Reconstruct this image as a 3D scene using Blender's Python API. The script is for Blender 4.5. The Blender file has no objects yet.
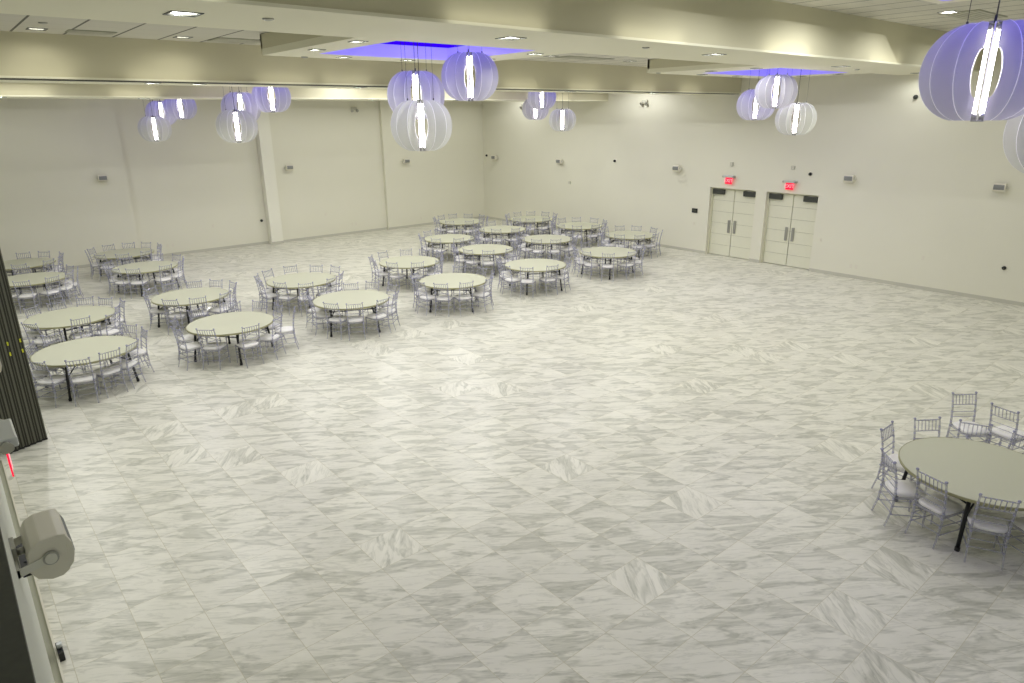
import bpy, bmesh, math, random
from mathutils import Vector, Matrix
random.seed(7)
PI = math.pi
col = bpy.context.scene.collection
sc = bpy.context.scene

# ------------------------------------------------------------------ materials
def new_mat(name):
    m = bpy.data.materials.new(name); m.use_nodes = True
    nt = m.node_tree
    for n in list(nt.nodes): nt.nodes.remove(n)
    out = nt.nodes.new('ShaderNodeOutputMaterial')
    return m, nt, out
def pbr(name, c, rough=.5, metal=0., spec=.5, noise=0., scale=8., emit=None, es=0.):
    m, nt, out = new_mat(name)
    b = nt.nodes.new('ShaderNodeBsdfPrincipled')
    b.inputs['Roughness'].default_value = rough; b.inputs['Metallic'].default_value = metal
    b.inputs['Specular IOR Level'].default_value = spec
    b.inputs['Base Color'].default_value = (*c, 1)
    if noise:
        tc = nt.nodes.new('ShaderNodeTexCoord'); n = nt.nodes.new('ShaderNodeTexNoise')
        n.inputs['Scale'].default_value = scale; n.inputs['Detail'].default_value = 3
        nt.links.new(tc.outputs['Object'], n.inputs['Vector'])
        mx = nt.nodes.new('ShaderNodeMix'); mx.data_type = 'RGBA'
        mx.inputs[6].default_value = (*[v*(1-noise) for v in c], 1)
        mx.inputs[7].default_value = (*[min(1, v*(1+noise)) for v in c], 1)
        nt.links.new(n.outputs['Fac'], mx.inputs[0]); nt.links.new(mx.outputs[2], b.inputs['Base Color'])
    if emit:
        b.inputs['Emission Color'].default_value = (*emit, 1); b.inputs['Emission Strength'].default_value = es
    nt.links.new(b.outputs[0], out.inputs[0])
    return m
def emis(name, c, s):
    m, nt, out = new_mat(name)
    e = nt.nodes.new('ShaderNodeEmission'); e.inputs[0].default_value = (*c, 1); e.inputs[1].default_value = s
    nt.links.new(e.outputs[0], out.inputs[0]); return m
WALLC = (.78, .765, .635)
M = {}
M['wall'] = pbr('wall_paint', WALLC, .6, spec=.3, noise=.02, scale=.7)
M['pilaster'] = pbr('pilaster_lit_paint', (.86, .85, .73), .6, spec=.3)  # wall paint brightened to imitate light on the pilaster front
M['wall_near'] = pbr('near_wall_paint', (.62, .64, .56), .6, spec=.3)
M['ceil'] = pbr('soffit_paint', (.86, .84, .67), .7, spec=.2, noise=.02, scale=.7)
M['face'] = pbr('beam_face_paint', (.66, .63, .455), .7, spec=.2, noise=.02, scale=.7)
M['base'] = pbr('baseboard_paint', (.56, .55, .46), .5)
M['track'] = pbr('track_metal', (.10, .10, .08), .4, .6)
M['door'] = pbr('door_paint', (.76, .755, .60), .45, noise=.02)
M['doorframe'] = pbr('door_frame_paint', (.70, .69, .52), .45)
M['gap'] = pbr('dark_gap', (.12, .12, .09), .8)
M['groove'] = pbr('door_groove', (.42, .42, .32), .8)
M['black'] = pbr('black_metal', (.015, .016, .018), .4, .3)
M['dark'] = pbr('dark_grey_metal', (.06, .065, .055), .5, .3)
M['steel'] = pbr('brushed_steel', (.42, .42, .38), .35, .8)
M['silver'] = pbr('silver_housing', (.60, .62, .60), .3, .4)
M['white'] = pbr('white_plastic', (.74, .73, .64), .4)
M['cream'] = pbr('cream_plastic', (.76, .73, .61), .4)
M['grille'] = pbr('speaker_grille', (.24, .25, .24), .6, .2, noise=.25, scale=120)
M['table'] = pbr('table_plastic', (.58, .585, .445), .45, spec=.3, noise=.02, scale=30)
M['edge'] = pbr('table_edge', (.36, .35, .20), .5, spec=.3)
M['cushion'] = pbr('white_vinyl', (.93, .91, .89), .5, spec=.3)
M['red'] = emis('red_sign_glow', (1., .02, .06), 1.3)
M['redletter'] = emis('red_sign_letters', (1., .35, .38), 1.6)
M['lamp'] = emis('downlight_lamp', (1, .99, .94), 9)
M['tube'] = emis('fluorescent_tube', (1, .93, 1.), 26)
M['bluepanel'] = emis('blue_led_panel', (.035, .0, 1.), .95)
M['refl'] = pbr('lamp_reflector', (.30, .30, .25), .4, .3)
M['violet'] = pbr('coffer_lining_glow', (.62, .58, .80), .7, emit=(.24, .19, .92), es=.45)  # violet LED light put into the lining as colour and emission
M['yellow'] = pbr('yellow_tag', (.75, .75, .05), .5)
M['ledge'] = pbr('dark_ledge_fabric', (.10, .105, .085), .9, noise=.15, scale=40)
M['zebra_l'] = pbr('panel_trim', (.16, .16, .12), .5, .2)
M['zebra_d'] = pbr('panel_gasket', (.02, .02, .018), .7)
M['panel'] = pbr('panel_fabric', (.05, .05, .038), .8, noise=.1, scale=20)

def acrylic():
    m, nt, out = new_mat('clear_acrylic')
    b = nt.nodes.new('ShaderNodeBsdfPrincipled'); b.inputs['Roughness'].default_value = .08
    lw = nt.nodes.new('ShaderNodeLayerWeight'); lw.inputs[0].default_value = .45
    cr = nt.nodes.new('ShaderNodeMix'); cr.data_type = 'RGBA'
    cr.inputs[6].default_value = (.66, .67, .70, 1); cr.inputs[7].default_value = (.33, .33, .44, 1)
    nt.links.new(lw.outputs['Facing'], cr.inputs[0]); nt.links.new(cr.outputs[2], b.inputs['Base Color'])
    t = nt.nodes.new('ShaderNodeBsdfTransparent'); t.inputs[0].default_value = (.93, .93, .97, 1)
    mx = nt.nodes.new('ShaderNodeMixShader'); mr = nt.nodes.new('ShaderNodeMapRange')
    mr.inputs['To Min'].default_value = .25; mr.inputs['To Max'].default_value = .78
    nt.links.new(lw.outputs['Facing'], mr.inputs[0]); nt.links.new(mr.outputs[0], mx.inputs[0])
    nt.links.new(t.outputs[0], mx.inputs[1]); nt.links.new(b.outputs[0], mx.inputs[2])
    nt.links.new(mx.outputs[0], out.inputs[0]); return m
M['acrylic'] = acrylic()
M['knob'] = pbr('violet_acrylic_bead', (.36, .36, .50), .12)

def fin_mat(name='frosted_fin', dc=(.89, .90, .84), tc=(.92, .92, .87)):
    m, nt, out = new_mat(name)
    d = nt.nodes.new('ShaderNodeBsdfDiffuse'); d.inputs[0].default_value = (*dc, 1)
    tr = nt.nodes.new('ShaderNodeBsdfTranslucent'); tr.inputs[0].default_value = (*tc, 1)
    tp = nt.nodes.new('ShaderNodeBsdfTransparent'); tp.inputs[0].default_value = (.96, .96, .96, 1)
    a = nt.nodes.new('ShaderNodeMixShader'); a.inputs[0].default_value = .5
    b = nt.nodes.new('ShaderNodeMixShader'); b.inputs[0].default_value = .30
    nt.links.new(d.outputs[0], a.inputs[1]); nt.links.new(tr.outputs[0], a.inputs[2])
    nt.links.new(a.outputs[0], b.inputs[1]); nt.links.new(tp.outputs[0], b.inputs[2])
    nt.links.new(b.outputs[0], out.inputs[0]); return m
M['fin'] = fin_mat()
M['fin_blue_lit'] = fin_mat('blue_lit_fin', (.83, .83, .86), (.88, .865, .92))  # blue recess light on the upper pendants, painted into the fin colour
M['finedge'] = pbr('fin_edge_glow', (.85, .85, .85), .4, emit=(.9, .88, 1), es=.22)  # fin edges get a faint glow of their own, no lamp in them

def tiles_mat():
    m, nt, out = new_mat('ceiling_tiles')
    b = nt.nodes.new('ShaderNodeBsdfPrincipled'); b.inputs['Roughness'].default_value = .85
    g = nt.nodes.new('ShaderNodeNewGeometry'); s = nt.nodes.new('ShaderNodeSeparateXYZ')
    nt.links.new(g.outputs['Position'], s.inputs[0])
    def line(sock, off, per, w):
        a = nt.nodes.new('ShaderNodeMath'); a.operation = 'ADD'; a.inputs[1].default_value = off
        d = nt.nodes.new('ShaderNodeMath'); d.operation = 'DIVIDE'; d.inputs[1].default_value = per
        f = nt.nodes.new('ShaderNodeMath'); f.operation = 'FRACT'
        l = nt.nodes.new('ShaderNodeMath'); l.operation = 'LESS_THAN'; l.inputs[1].default_value = w/per
        nt.links.new(sock, a.inputs[0]); nt.links.new(a.outputs[0], d.inputs[0])
        nt.links.new(d.outputs[0], f.inputs[0]); nt.links.new(f.outputs[0], l.inputs[0]); return l.outputs[0]
    lx = line(s.outputs[0], 100*.712+.70-.02, .712, .035)
    ly = line(s.outputs[1], 100*.6+.3, .6, .012)
    m1 = nt.nodes.new('ShaderNodeMix'); m1.data_type = 'RGBA'
    m1.inputs[6].default_value = (.66, .64, .55, 1); m1.inputs[7].default_value = (.52, .50, .42, 1)
    nt.links.new(ly, m1.inputs[0])
    m2 = nt.nodes.new('ShaderNodeMix'); m2.data_type = 'RGBA'; m2.inputs[7].default_value = (.13, .13, .10, 1)
    nt.links.new(m1.outputs[2], m2.inputs[6]); nt.links.new(lx, m2.inputs[0])
    nt.links.new(m2.outputs[2], b.inputs['Base Color']); nt.links.new(b.outputs[0], out.inputs[0]); return m
M['tiles'] = tiles_mat()

def floor_mat():
    m, nt, out = new_mat('marble_tile_floor')
    N = nt.nodes.new; L = nt.links.new
    def math_(op, a, b=None, c=None):
        n = N('ShaderNodeMath'); n.operation = op
        for i, v in enumerate((a, b, c)):
            if v is None: continue
            if isinstance(v, (int, float)): n.inputs[i].default_value = v
            else: L(v, n.inputs[i])
        return n.outputs[0]
    b = N('ShaderNodeBsdfPrincipled')
    g = N('ShaderNodeNewGeometry'); s = N('ShaderNodeSeparateXYZ'); L(g.outputs['Position'], s.inputs[0])
    T = .6085
    u = math_('DIVIDE', math_('ADD', s.outputs[0], 17.14 + T*60), T)
    v = math_('DIVIDE', math_('ADD', s.outputs[1], 24.08 + T*60), T)
    iu = math_('FLOOR', u); iv = math_('FLOOR', v); fu = math_('FRACT', u); fv = math_('FRACT', v)
    cid = N('ShaderNodeCombineXYZ'); L(iu, cid.inputs[0]); L(iv, cid.inputs[1])
    wn = N('ShaderNodeTexWhiteNoise'); wn.noise_dimensions = '3D'; L(cid.outputs[0], wn.inputs['Vector'])
    # local tile coordinates, a few tiles laid quarter-turned
    rot = math_('GREATER_THAN', wn.outputs['Value'], .955)
    lu = math_('ADD', math_('MULTIPLY', fu, math_('SUBTRACT', 1, rot)), math_('MULTIPLY', fv, rot))
    lv = math_('ADD', math_('MULTIPLY', fv, math_('SUBTRACT', 1, rot)), math_('MULTIPLY', math_('SUBTRACT', 1, fu), rot))
    # vein axis runs diagonally over each tile
    ca, sa = math.cos(math.radians(-36)), math.sin(math.radians(-36))
    p = math_('ADD', math_('MULTIPLY', lu, ca), math_('MULTIPLY', lv, sa))
    q = math_('ADD', math_('MULTIPLY', lu, -sa), math_('MULTIPLY', lv, ca))
    off = N('ShaderNodeVectorMath'); off.operation = 'SCALE'; off.inputs['Scale'].default_value = 37.
    L(wn.outputs['Color'], off.inputs[0])
    def noise(su, sv, detail, rough, dist, shift):
        c = N('ShaderNodeCombineXYZ'); L(math_('MULTIPLY', p, su), c.inputs[0]); L(math_('MULTIPLY', q, sv), c.inputs[1]); c.inputs[2].default_value = shift
        a = N('ShaderNodeVectorMath'); a.operation = 'ADD'; L(c.outputs[0], a.inputs[0]); L(off.outputs[0], a.inputs[1])
        n = N('ShaderNodeTexNoise'); n.inputs['Scale'].default_value = 1.; n.inputs['Detail'].default_value = detail
        n.inputs['Roughness'].default_value = rough; n.inputs['Distortion'].default_value = dist
        L(a.outputs[0], n.inputs['Vector']); return n.outputs['Fac']
    def ramp(sock, *st):
        r = N('ShaderNodeValToRGB'); L(sock, r.inputs[0]); e = r.color_ramp.elements
        e[0].position, e[0].color = st[0][0], (st[0][1],)*3+(1,)
        e[1].position, e[1].color = st[-1][0], (st[-1][1],)*3+(1,)
        for pos, val in st[1:-1]:
            x = e.new(pos); x.color = (val,)*3+(1,)
        return r.outputs[0]
    big = ramp(noise(.85, 3.2, 3, .55, .7, 0), (.50, 0), (.58, .75), (.63, .55), (.72, .1))
    fine = ramp(noise(1.6, 9., 5, .6, 1.2, 5), (.50, 0), (.60, .7), (.64, 0))
    wash = ramp(noise(1.2, 2.5, 4, .6, .6, 9), (.38, 0), (.7, .55))
    mixv = math_('MINIMUM', math_('ADD', math_('ADD', math_('MULTIPLY', big, .8), math_('MULTIPLY', fine, .55)), math_('MULTIPLY', wash, .35)), 1.)
    c1 = N('ShaderNodeMix'); c1.data_type = 'RGBA'
    c1.inputs[6].default_value = (.845, .83, .725, 1); c1.inputs[7].default_value = (.48, .48, .39, 1)
    L(mixv, c1.inputs[0])
    # per-tile tone
    tone = math_('ADD', math_('MULTIPLY', wn.outputs['Value'], .09), .93)
    tn = N('ShaderNodeVectorMath'); tn.operation = 'SCALE'; L(c1.outputs[2], tn.inputs[0]); L(tone, tn.inputs['Scale'])
    w = .0042
    eg = math_('MAXIMUM', math_('MAXIMUM', math_('LESS_THAN', fu, w), math_('GREATER_THAN', fu, 1-w)), math_('MAXIMUM', math_('LESS_THAN', fv, w), math_('GREATER_THAN', fv, 1-w)))
    c2 = N('ShaderNodeMix'); c2.data_type = 'RGBA'; c2.inputs[7].default_value = (.56, .53, .38, 1)
    L(tn.outputs[0], c2.inputs[6]); L(eg, c2.inputs[0]); L(c2.outputs[2], b.inputs['Base Color'])
    b.inputs['Roughness'].default_value = .33; b.inputs['Specular IOR Level'].default_value = .35
    L(b.outputs[0], out.inputs[0]); return m
M['floor'] = floor_mat()

# ------------------------------------------------------------------ mesh helpers
def box(bm, x0, x1, y0, y1, z0, z1, mi=0):
    vs = [bm.verts.new((x, y, z)) for z in (z0, z1) for y in (y0, y1) for x in (x0, x1)]
    for f in ((0,2,3,1),(4,5,7,6),(0,1,5,4),(2,6,7,3),(0,4,6,2),(1,3,7,5)):
        fc = bm.faces.new([vs[i] for i in f]); fc.material_index = mi
def ring(c, d, r, n, up=None):
    d = d.normalized(); a = d.orthogonal().normalized() if up is None else up; b = d.cross(a).normalized(); a = b.cross(d)
    return [c + a*(r*math.cos(2*PI*i/n)) + b*(r*math.sin(2*PI*i/n)) for i in range(n)]
def tube(bm, pts, rad, n=6, mi=0, cap=True):
    pts = [Vector(p) for p in pts]
    if isinstance(rad, (int, float)): rad = [rad]*len(pts)
    rows = []; up = None
    for i, p in enumerate(pts):
        d = (pts[min(i+1, len(pts)-1)] - pts[max(i-1, 0)])
        if up is None: up = d.normalized().orthogonal().normalized()
        rows.append([bm.verts.new(v) for v in ring(p, d, rad[i], n, up)])
    for a, b in zip(rows, rows[1:]):
        for i in range(n):
            f = bm.faces.new((a[i], a[(i+1) % n], b[(i+1) % n], b[i])); f.material_index = mi; f.smooth = n > 6
    if cap:
        f = bm.faces.new(rows[0][::-1]); f.material_index = mi; f = bm.faces.new(rows[-1]); f.material_index = mi
def lathe(bm, prof, n=24, mi=0, c=(0, 0, 0), smooth=True):
    rows = [[bm.verts.new((c[0]+r*math.cos(2*PI*i/n), c[1]+r*math.sin(2*PI*i/n), c[2]+z)) for i in range(n)] for r, z in prof]
    for a, b in zip(rows, rows[1:]):
        for i in range(n):
            f = bm.faces.new((a[i], a[(i+1) % n], b[(i+1) % n], b[i])); f.material_index = mi; f.smooth = smooth
    for rw, rev in ((rows[0], True), (rows[-1], False)):
        f = bm.faces.new(rw[::-1] if rev else rw); f.material_index = mi
def prism(bm, poly, axis, a0, a1, mi=0):
    # poly: 2-D outline; axis 'x','y','z' is the extrusion direction
    def P(u, v, t): return {'x': (t, u, v), 'y': (u, t, v), 'z': (u, v, t)}[axis]
    A = [bm.verts.new(P(u, v, a0)) for u, v in poly]; B = [bm.verts.new(P(u, v, a1)) for u, v in poly]
    n = len(poly)
    for i in range(n):
        f = bm.faces.new((A[i], A[(i+1) % n], B[(i+1) % n], B[i])); f.material_index = mi
    f = bm.faces.new(A[::-1]); f.material_index = mi; f = bm.faces.new(B); f.material_index = mi
def mesh(name, bm, mats, recalc=True):
    if recalc: bmesh.ops.recalc_face_normals(bm, faces=bm.faces)
    me = bpy.data.meshes.new(name); bm.to_mesh(me); bm.free()
    for m in (mats if isinstance(mats, (list, tuple)) else [mats]): me.materials.append(m)
    return me
def obj(name, bm, mats, parent=None, loc=None, bevel=0):
    if bevel: bmesh.ops.bevel(bm, geom=bm.edges[:], offset=bevel, segments=2, affect='EDGES', profile=.6)
    o = bpy.data.objects.new(name, mesh(name, bm, mats)); col.objects.link(o)
    if parent: o.parent = parent
    if loc: o.location = loc
    return o
def boxobj(name, dims, mats, parent=None, bevel=0):
    bm = bmesh.new(); box(bm, *dims); return obj(name, bm, mats, parent, bevel=bevel)
def tag(o, label=None, cat=None, group=None, kind=None):
    if label: o['label'] = label
    if cat: o['category'] = cat
    if group: o['group'] = group
    if kind: o['kind'] = kind
    return o
def thing(name, label, cat, loc=(0, 0, 0), rz=0, group=None):
    o = bpy.data.objects.new(name, None); col.objects.link(o); o.location = loc; o.rotation_euler = (0, 0, rz)
    o.empty_display_size = .2
    return tag(o, label, cat, group)
def struct(name, bm, mats, label=None, cat=None):
    o = obj(name, bm, mats); o['kind'] = 'structure'
    if label: o['label'] = label
    if cat: o['category'] = cat
    return o
def dup(root, loc, rz, label, group=None):
    r = root.copy(); col.objects.link(r); r.location = loc; r.rotation_euler = (0, 0, rz); r['label'] = label
    if group: r['group'] = group
    for ch in list(root.children):
        c = ch.copy(); col.objects.link(c); c.parent = r
        for gch in ch.children:
            d = gch.copy(); col.objects.link(d); d.parent = c
    return r

# ------------------------------------------------------------------ room shell
bm = bmesh.new(); box(bm, -23.2, .4, -34, .8, -.2, 0)
struct('floor', bm, M['floor'], 'white marble tile floor with soft grey diagonal veins', 'floor')

HW = 7.1
# far wall (left of the corner): stepped panels, a pilaster and a proud end bay
bm = bmesh.new()
box(bm, -16.42, -11.42, .36, .7, 0, HW); box(bm, -10.92, -5.77, .16, .7, 0, HW); box(bm, -5.77, .3, 0, .7, 0, HW)
box(bm, -24.0, -16.42, .14, .7, 0, HW)
struct('wall_far', bm, M['wall'], 'long cream far wall with shallow recessed panels', 'wall')
bm = bmesh.new(); box(bm, -11.42, -10.92, 0, .7, 0, HW)
struct('trim_1', bm, M['pilaster'], 'square cream pilaster on the far wall', 'pilaster')
bm = bmesh.new()
box(bm, -16.42, -11.43, .345, .36, 0, .1); box(bm, -10.91, -5.78, .145, .16, 0, .1); box(bm, -5.78, 0, -.015, 0, 0, .1)
box(bm, -24., -16.42, .125, .14, 0, .1); box(bm, -11.43, -10.91, -.015, 0, 0, .1)
struct('baseboard_far', bm, M['base'], 'low painted baseboard along the far wall', 'baseboard')

# door wall on the right, two recessed double-door openings
DOORS = [(-15.46, -13.60), (-17.70, -15.86)]
DH = 2.49
bm = bmesh.new()
ys = [-34., -17.70, -15.86, -15.46, -13.60, 0.]
for i in range(5):
    y0, y1 = ys[i], ys[i+1]
    if i in (1, 3): box(bm, 0, .3, y0, y1, DH, HW)
    else: box(bm, 0, .3, y0, y1, 0, HW)
struct('wall_right', bm, M['wall'], 'long cream wall holding the two double doors', 'wall')
bm = bmesh.new()
for y0, y1 in ((-34, -17.70), (-15.86, -15.46), (-13.60, 0)): box(bm, -.015, 0, y0, y1, 0, .1)
struct('baseboard_right', bm, M['base'], 'low painted baseboard along the door wall', 'baseboard')

for k, (y0, y1) in enumerate(DOORS):
    d = thing('door_%d' % (k+1), ['cream double door nearer the far corner', 'cream double door farther from the far corner'][k] + ' under a lit exit sign', 'door', (0.14, (y0+y1)/2, 0))
    d['kind'] = 'structure'
    w = (y1-y0)/2
    fr = bmesh.new(); box(fr, -.02, .12, -w, -w+.05, 0, DH); box(fr, -.02, .12, w-.05, w, 0, DH); box(fr, -.02, .12, -w+.05, w-.05, DH-.05, DH)
    obj('door_frame', fr, M['doorframe'], d)
    for s in (-1, 1):
        a, b = sorted((s*.012, s*(w-.055)))
        lf = bmesh.new()
        zs = [.012, .40, .80, 1.21, 1.62, 2.03, DH-.055]
        for z0, z1 in zip(zs, zs[1:]): box(lf, .03, .08, a, b, z0+.005, z1-.005, 0)
        box(lf, .045, .075, a+.001, b-.001, zs[0], zs[-1], 1)
        leaf = obj('door_leaf', lf, [M['door'], M['groove']], d)
        # flat pull plate by the meeting edge
        hb = bmesh.new(); c = s*.12
        box(hb, -.005, .03, c-.045, c+.045, .88, 1.34)
        obj('pull_plate', hb, M['steel'], leaf, bevel=.004)
        cb = bmesh.new(); e = s*(w-.30)
        box(cb, -.06, .03, e-.24, e+.24, DH-.24, DH-.06)
        cl = obj('door_closer', cb, M['dark'], d, bevel=.006)
        ab = bmesh.new(); tube(ab, [(-.03, e+s*.2, DH-.055), (-.1, e, DH-.05), (0.0, e-s*.2, DH-.045)], .012)
        obj('closer_arm', ab, M['steel'], cl)
    bb = bmesh.new(); box(bb, .12, .16, -w, w, 0, DH)
    obj('dark_backing', bb, M['gap'], d)

# near wall that the camera looks down along
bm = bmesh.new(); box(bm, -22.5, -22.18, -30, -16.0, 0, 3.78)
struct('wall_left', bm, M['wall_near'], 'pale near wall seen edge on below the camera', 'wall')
bm = bmesh.new(); box(bm, -22.18, -22.12, -30, -16.0, 0, .03)
struct('trim_4', bm, M['groove'], 'olive grey strip at the foot of the near wall', 'trim')
bm = bmesh.new(); box(bm, -22.12, -22.10, -30, -16.0, 0, .05)
struct('baseboard_left', bm, M['cream'], 'pale baseboard at the foot of the near wall', 'baseboard')
bm = bmesh.new(); box(bm, -22.9, -22.176, -30, -19.0, 3.78, 3.84)
struct('trim_2', bm, M['ledge'], 'dark grey capping on top of the near wall', 'wall capping')
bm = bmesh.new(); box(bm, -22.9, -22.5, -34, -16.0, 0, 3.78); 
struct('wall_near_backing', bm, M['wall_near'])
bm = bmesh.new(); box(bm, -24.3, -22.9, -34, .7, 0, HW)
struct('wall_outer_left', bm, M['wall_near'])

# ------------------------------------------------------------------ ceiling
def plate(bm, x0, x1, y0, y1, z0, z1, holes, mi=0):
    xs = sorted({x0, x1, *[v for h in holes for v in h[:2] if x0 < v < x1]})
    yy = sorted({y0, y1, *[v for h in holes for v in h[2:] if y0 < v < y1]})
    for a, b in zip(xs, xs[1:]):
        for c, d in zip(yy, yy[1:]):
            mx, my = (a+b)/2, (c+d)/2
            if any(h[0] < mx < h[1] and h[2] < my < h[3] for h in holes): continue
            box(bm, a, b, c, d, z0, z1, mi)
def H(x, y, s): return (x-s/2, x+s/2, y-s/2, y+s/2)
LIGHTS = []        # x, y, z of the opening, size, power
ZU = 6.06
b1 = [(-19.79, -20.6), (-15.62, -20.75), (-10.87, -20.75), (-5.5, -20.5), (-.75, -20.4)]
for x, y in b1: LIGHTS.append((x, y, ZU, .27, 'beam'))
def soffit(name, x0, x1, y0, y1, z0, z1, lights, label):
    bm = bmesh.new()
    hs = [H(x, y, s) for x, y, s in lights]
    plate(bm, x0, x1, y0, y1, z0, z0+.10, hs, 0)
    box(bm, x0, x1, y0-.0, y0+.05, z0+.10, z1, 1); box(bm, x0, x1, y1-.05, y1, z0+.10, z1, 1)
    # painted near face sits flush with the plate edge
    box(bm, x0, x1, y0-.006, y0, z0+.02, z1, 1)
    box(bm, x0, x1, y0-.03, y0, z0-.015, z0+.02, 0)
    return struct(name, bm, [M['ceil'], M['face']], label, 'ceiling beam')
XL = -24.
soffit('ceiling_beam_near', XL, 0, -21.6, -19.6, ZU, 6.9, [(x, y, .27) for x, y in b1], 'wide cream ceiling beam nearest the camera')
Z2 = 5.72
b2 = [(x, -13.45) for x in (-21.2, -18.4, -17.56, -14.0, -10.95, -7.2, -3.4)]
for x, y in b2: LIGHTS.append((x, y, Z2, .2, 'beam'))
soffit('ceiling_beam_middle', XL, 0, -14.5, -12.6, Z2, 6.45, [(x, y, .2) for x, y in b2], 'cream ceiling beam carrying the partition track')
Z3 = 5.61
b3 = [(x, -7.3) for x in (-20.3, -17.15, -13.6, -10.2, -6.8, -3.2)]
for x, y in b3: LIGHTS.append((x, y, Z3, .2, 'beam'))
soffit('ceiling_beam_far', XL, 0, -8.4, -6.4, Z3, 6.45, [(x, y, .2) for x, y in b3], 'cream ceiling beam nearest the far wall')
bm = bmesh.new(); box(bm, -23.9, -.01, -14.47, -14.40, Z2-.03, Z2+.0); box(bm, -23.9, -.01, -14.27, -14.20, Z2-.03, Z2+.0); box(bm, -23.9, -.01, -14.40, -14.27, Z2-.008, Z2+.0)
tag(struct('trim_3', bm, M['track']), 'dark metal partition track under the middle beam', 'track')

# bays: tiled ceilings between beams
bay_lights = [(-20.32, -15.1, .22), (-18.23, -15.16, .22), (-11.16, -16.42, .22), (-10.2, -15.8, .22), (-7.36, -15.79, .22),
              (-20.6, -18.3, .22), (-11.5, -18.6, .22), (-9., -18.6, .22)]
bay0_lights = [(-9.58, -22.95, .26), (-6.45, -22.9, .26), (-12.7, -23.3, .26), (-3.3, -23.2, .26), (-9.6, -26.5, .26), (-4.5, -26.5, .26), (-19.5, -24.2, .26), (-19, -27.5, .26)]
bay2_lights = [(-20, -10.5, .22), (-10, -10.5, .22), (-7.5, -9.5, .22), (-1.5, -10.5, .22), (-12, -9.5, .22)]
bay3_lights = [(-20, -3.5, .22), (-11, -3.5, .22), (-8, -3.5, .22), (-4.8, -3.5, .22), (-1.5, -3.5, .22)]
def bay(name, y0, y1, z, lights, cut, label):
    bm = bmesh.new(); plate(bm, XL, 0, y0, y1, z, z+.06, [H(*l) for l in lights] + cut)
    struct(name, bm, M['tiles'], label, 'tiled ceiling')
    for x, y, s in lights: LIGHTS.append((x, y, z, s, 'bay'))
isl = {}
ISL = [  # x0,x1,y0,y1, coffer
    (-17.36, -13.25, -19.6, -16.35, (-16.69, -14.1, -19.58, -17.13)),
    (-7.44, -1.79, -19.6, -16.45, (-6.15, -2.72, -19.4, -17.18)),
    (-17.1, -13.5, -12.0, -8.9, (-16.5, -14.1, -11.4, -9.5)),
    (-6.4, -2.8, -12.0, -8.9, (-5.8, -3.4, -11.4, -9.5)),
    (-17.3, -13.7, -5.2, -1.6, (-16.8, -14.3, -4.7, -2.1)),
    (-17.0, -14.1, -28.4, -25.5, (-16.85, -14.26, -28.2, -25.62)),
]
bay('ceiling_near', -34, -21.6, 6.86, bay0_lights, [ISL[5][4]], 'tiled ceiling bay above the large pendants')
bay('ceiling_second', -19.6, -14.5, 6.39, bay_lights, [ISL[0][4], ISL[1][4]], 'tiled ceiling bay between near and middle beams')
bay('ceiling_third', -12.6, -8.4, 6.39, bay2_lights, [ISL[2][4], ISL[3][4]], 'tiled ceiling bay between middle and far beams')
bay('ceiling_far', -6.4, .3, 6.39, bay3_lights, [ISL[4][4]], 'tiled ceiling bay next to the far wall')
bm = bmesh.new(); box(bm, -24.3, .4, -34, .8, 7.1, 7.2)
struct('ceiling_upper', bm, M['ceil'])
isl_l = [
    [(-17.1, -19.2), (-17.05, -17.78), (-16.06, -16.74), (-14.78, -16.78), (-13.68, -17.78), (-13.68, -19.1)],
    [(-6.68, -17.84), (-6.62, -19.04), (-5.57, -16.8), (-3.89, -16.8), (-2.25, -17.84), (-2.25, -18.9)],
    [], [], [], []]
for k, (x0, x1, y0, y1, c) in enumerate(ISL):
    ls = [(x, y, .17) for x, y in isl_l[k]]
    zt = 6.85 if k == 5 else 6.38
    ct = ZU+.215
    bm = bmesh.new()
    plate(bm, x0, x1, y0, y1, ZU, ZU+.10, [H(*l) for l in ls] + [(c[0]-.03, c[1]+.03, c[2], c[3]+.03) if k == 0 else (c[0]-.03, c[1]+.03, c[2]-.03, c[3]+.03)], 0)
    t = .06
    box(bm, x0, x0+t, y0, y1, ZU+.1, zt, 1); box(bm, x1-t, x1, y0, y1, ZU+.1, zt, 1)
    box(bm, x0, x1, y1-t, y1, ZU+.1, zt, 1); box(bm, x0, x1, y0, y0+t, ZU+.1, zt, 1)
    o = struct('ceiling_island', bm, [M['ceil'], M['face']], 'dropped cream ceiling island with a blue lit recess, ' + ['over the centre left pendants', 'near the door wall', 'third bay left', 'third bay right', 'by the far wall', 'above the largest pendants'][k], 'ceiling island')
    o['group'] = 'ceiling islands with blue recesses'
    bm = bmesh.new()
    cx0, cx1, cy0, cy1 = c
    box(bm, cx0-.03, cx0, cy0, cy1, ZU+.004, ct); box(bm, cx1, cx1+.03, cy0, cy1, ZU+.004, ct)
    box(bm, cx0, cx1, cy1, cy1+.03, ZU+.004, ct); box(bm, cx0, cx1, max(cy0-.03, y0), cy0, ZU+.004, ct)
    obj('recess_lining', bm, M['violet'], o)
    bm = bmesh.new(); box(bm, cx0-.03, cx1+.03, cy0-.02, cy1+.03, ct, ct+.03)
    obj('blue_light_panel', bm, M['bluepanel'], o)
    for x, y, s in ls: LIGHTS.append((x, y, ZU, s, 'isl'))
    # coloured led wash from the recess
    ld = bpy.data.lights.new('blue_led', 'AREA'); ld.shape = 'RECTANGLE'; ld.size = (cx1-cx0)*.9; ld.size_y = (cy1-cy0)*.9
    ld.color = (.16, .08, 1.); ld.energy = 3
    lo = bpy.data.objects.new('blue_led', ld); col.objects.link(lo); lo.location = ((cx0+cx1)/2, (cy0+cy1)/2, ct-.012)

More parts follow.
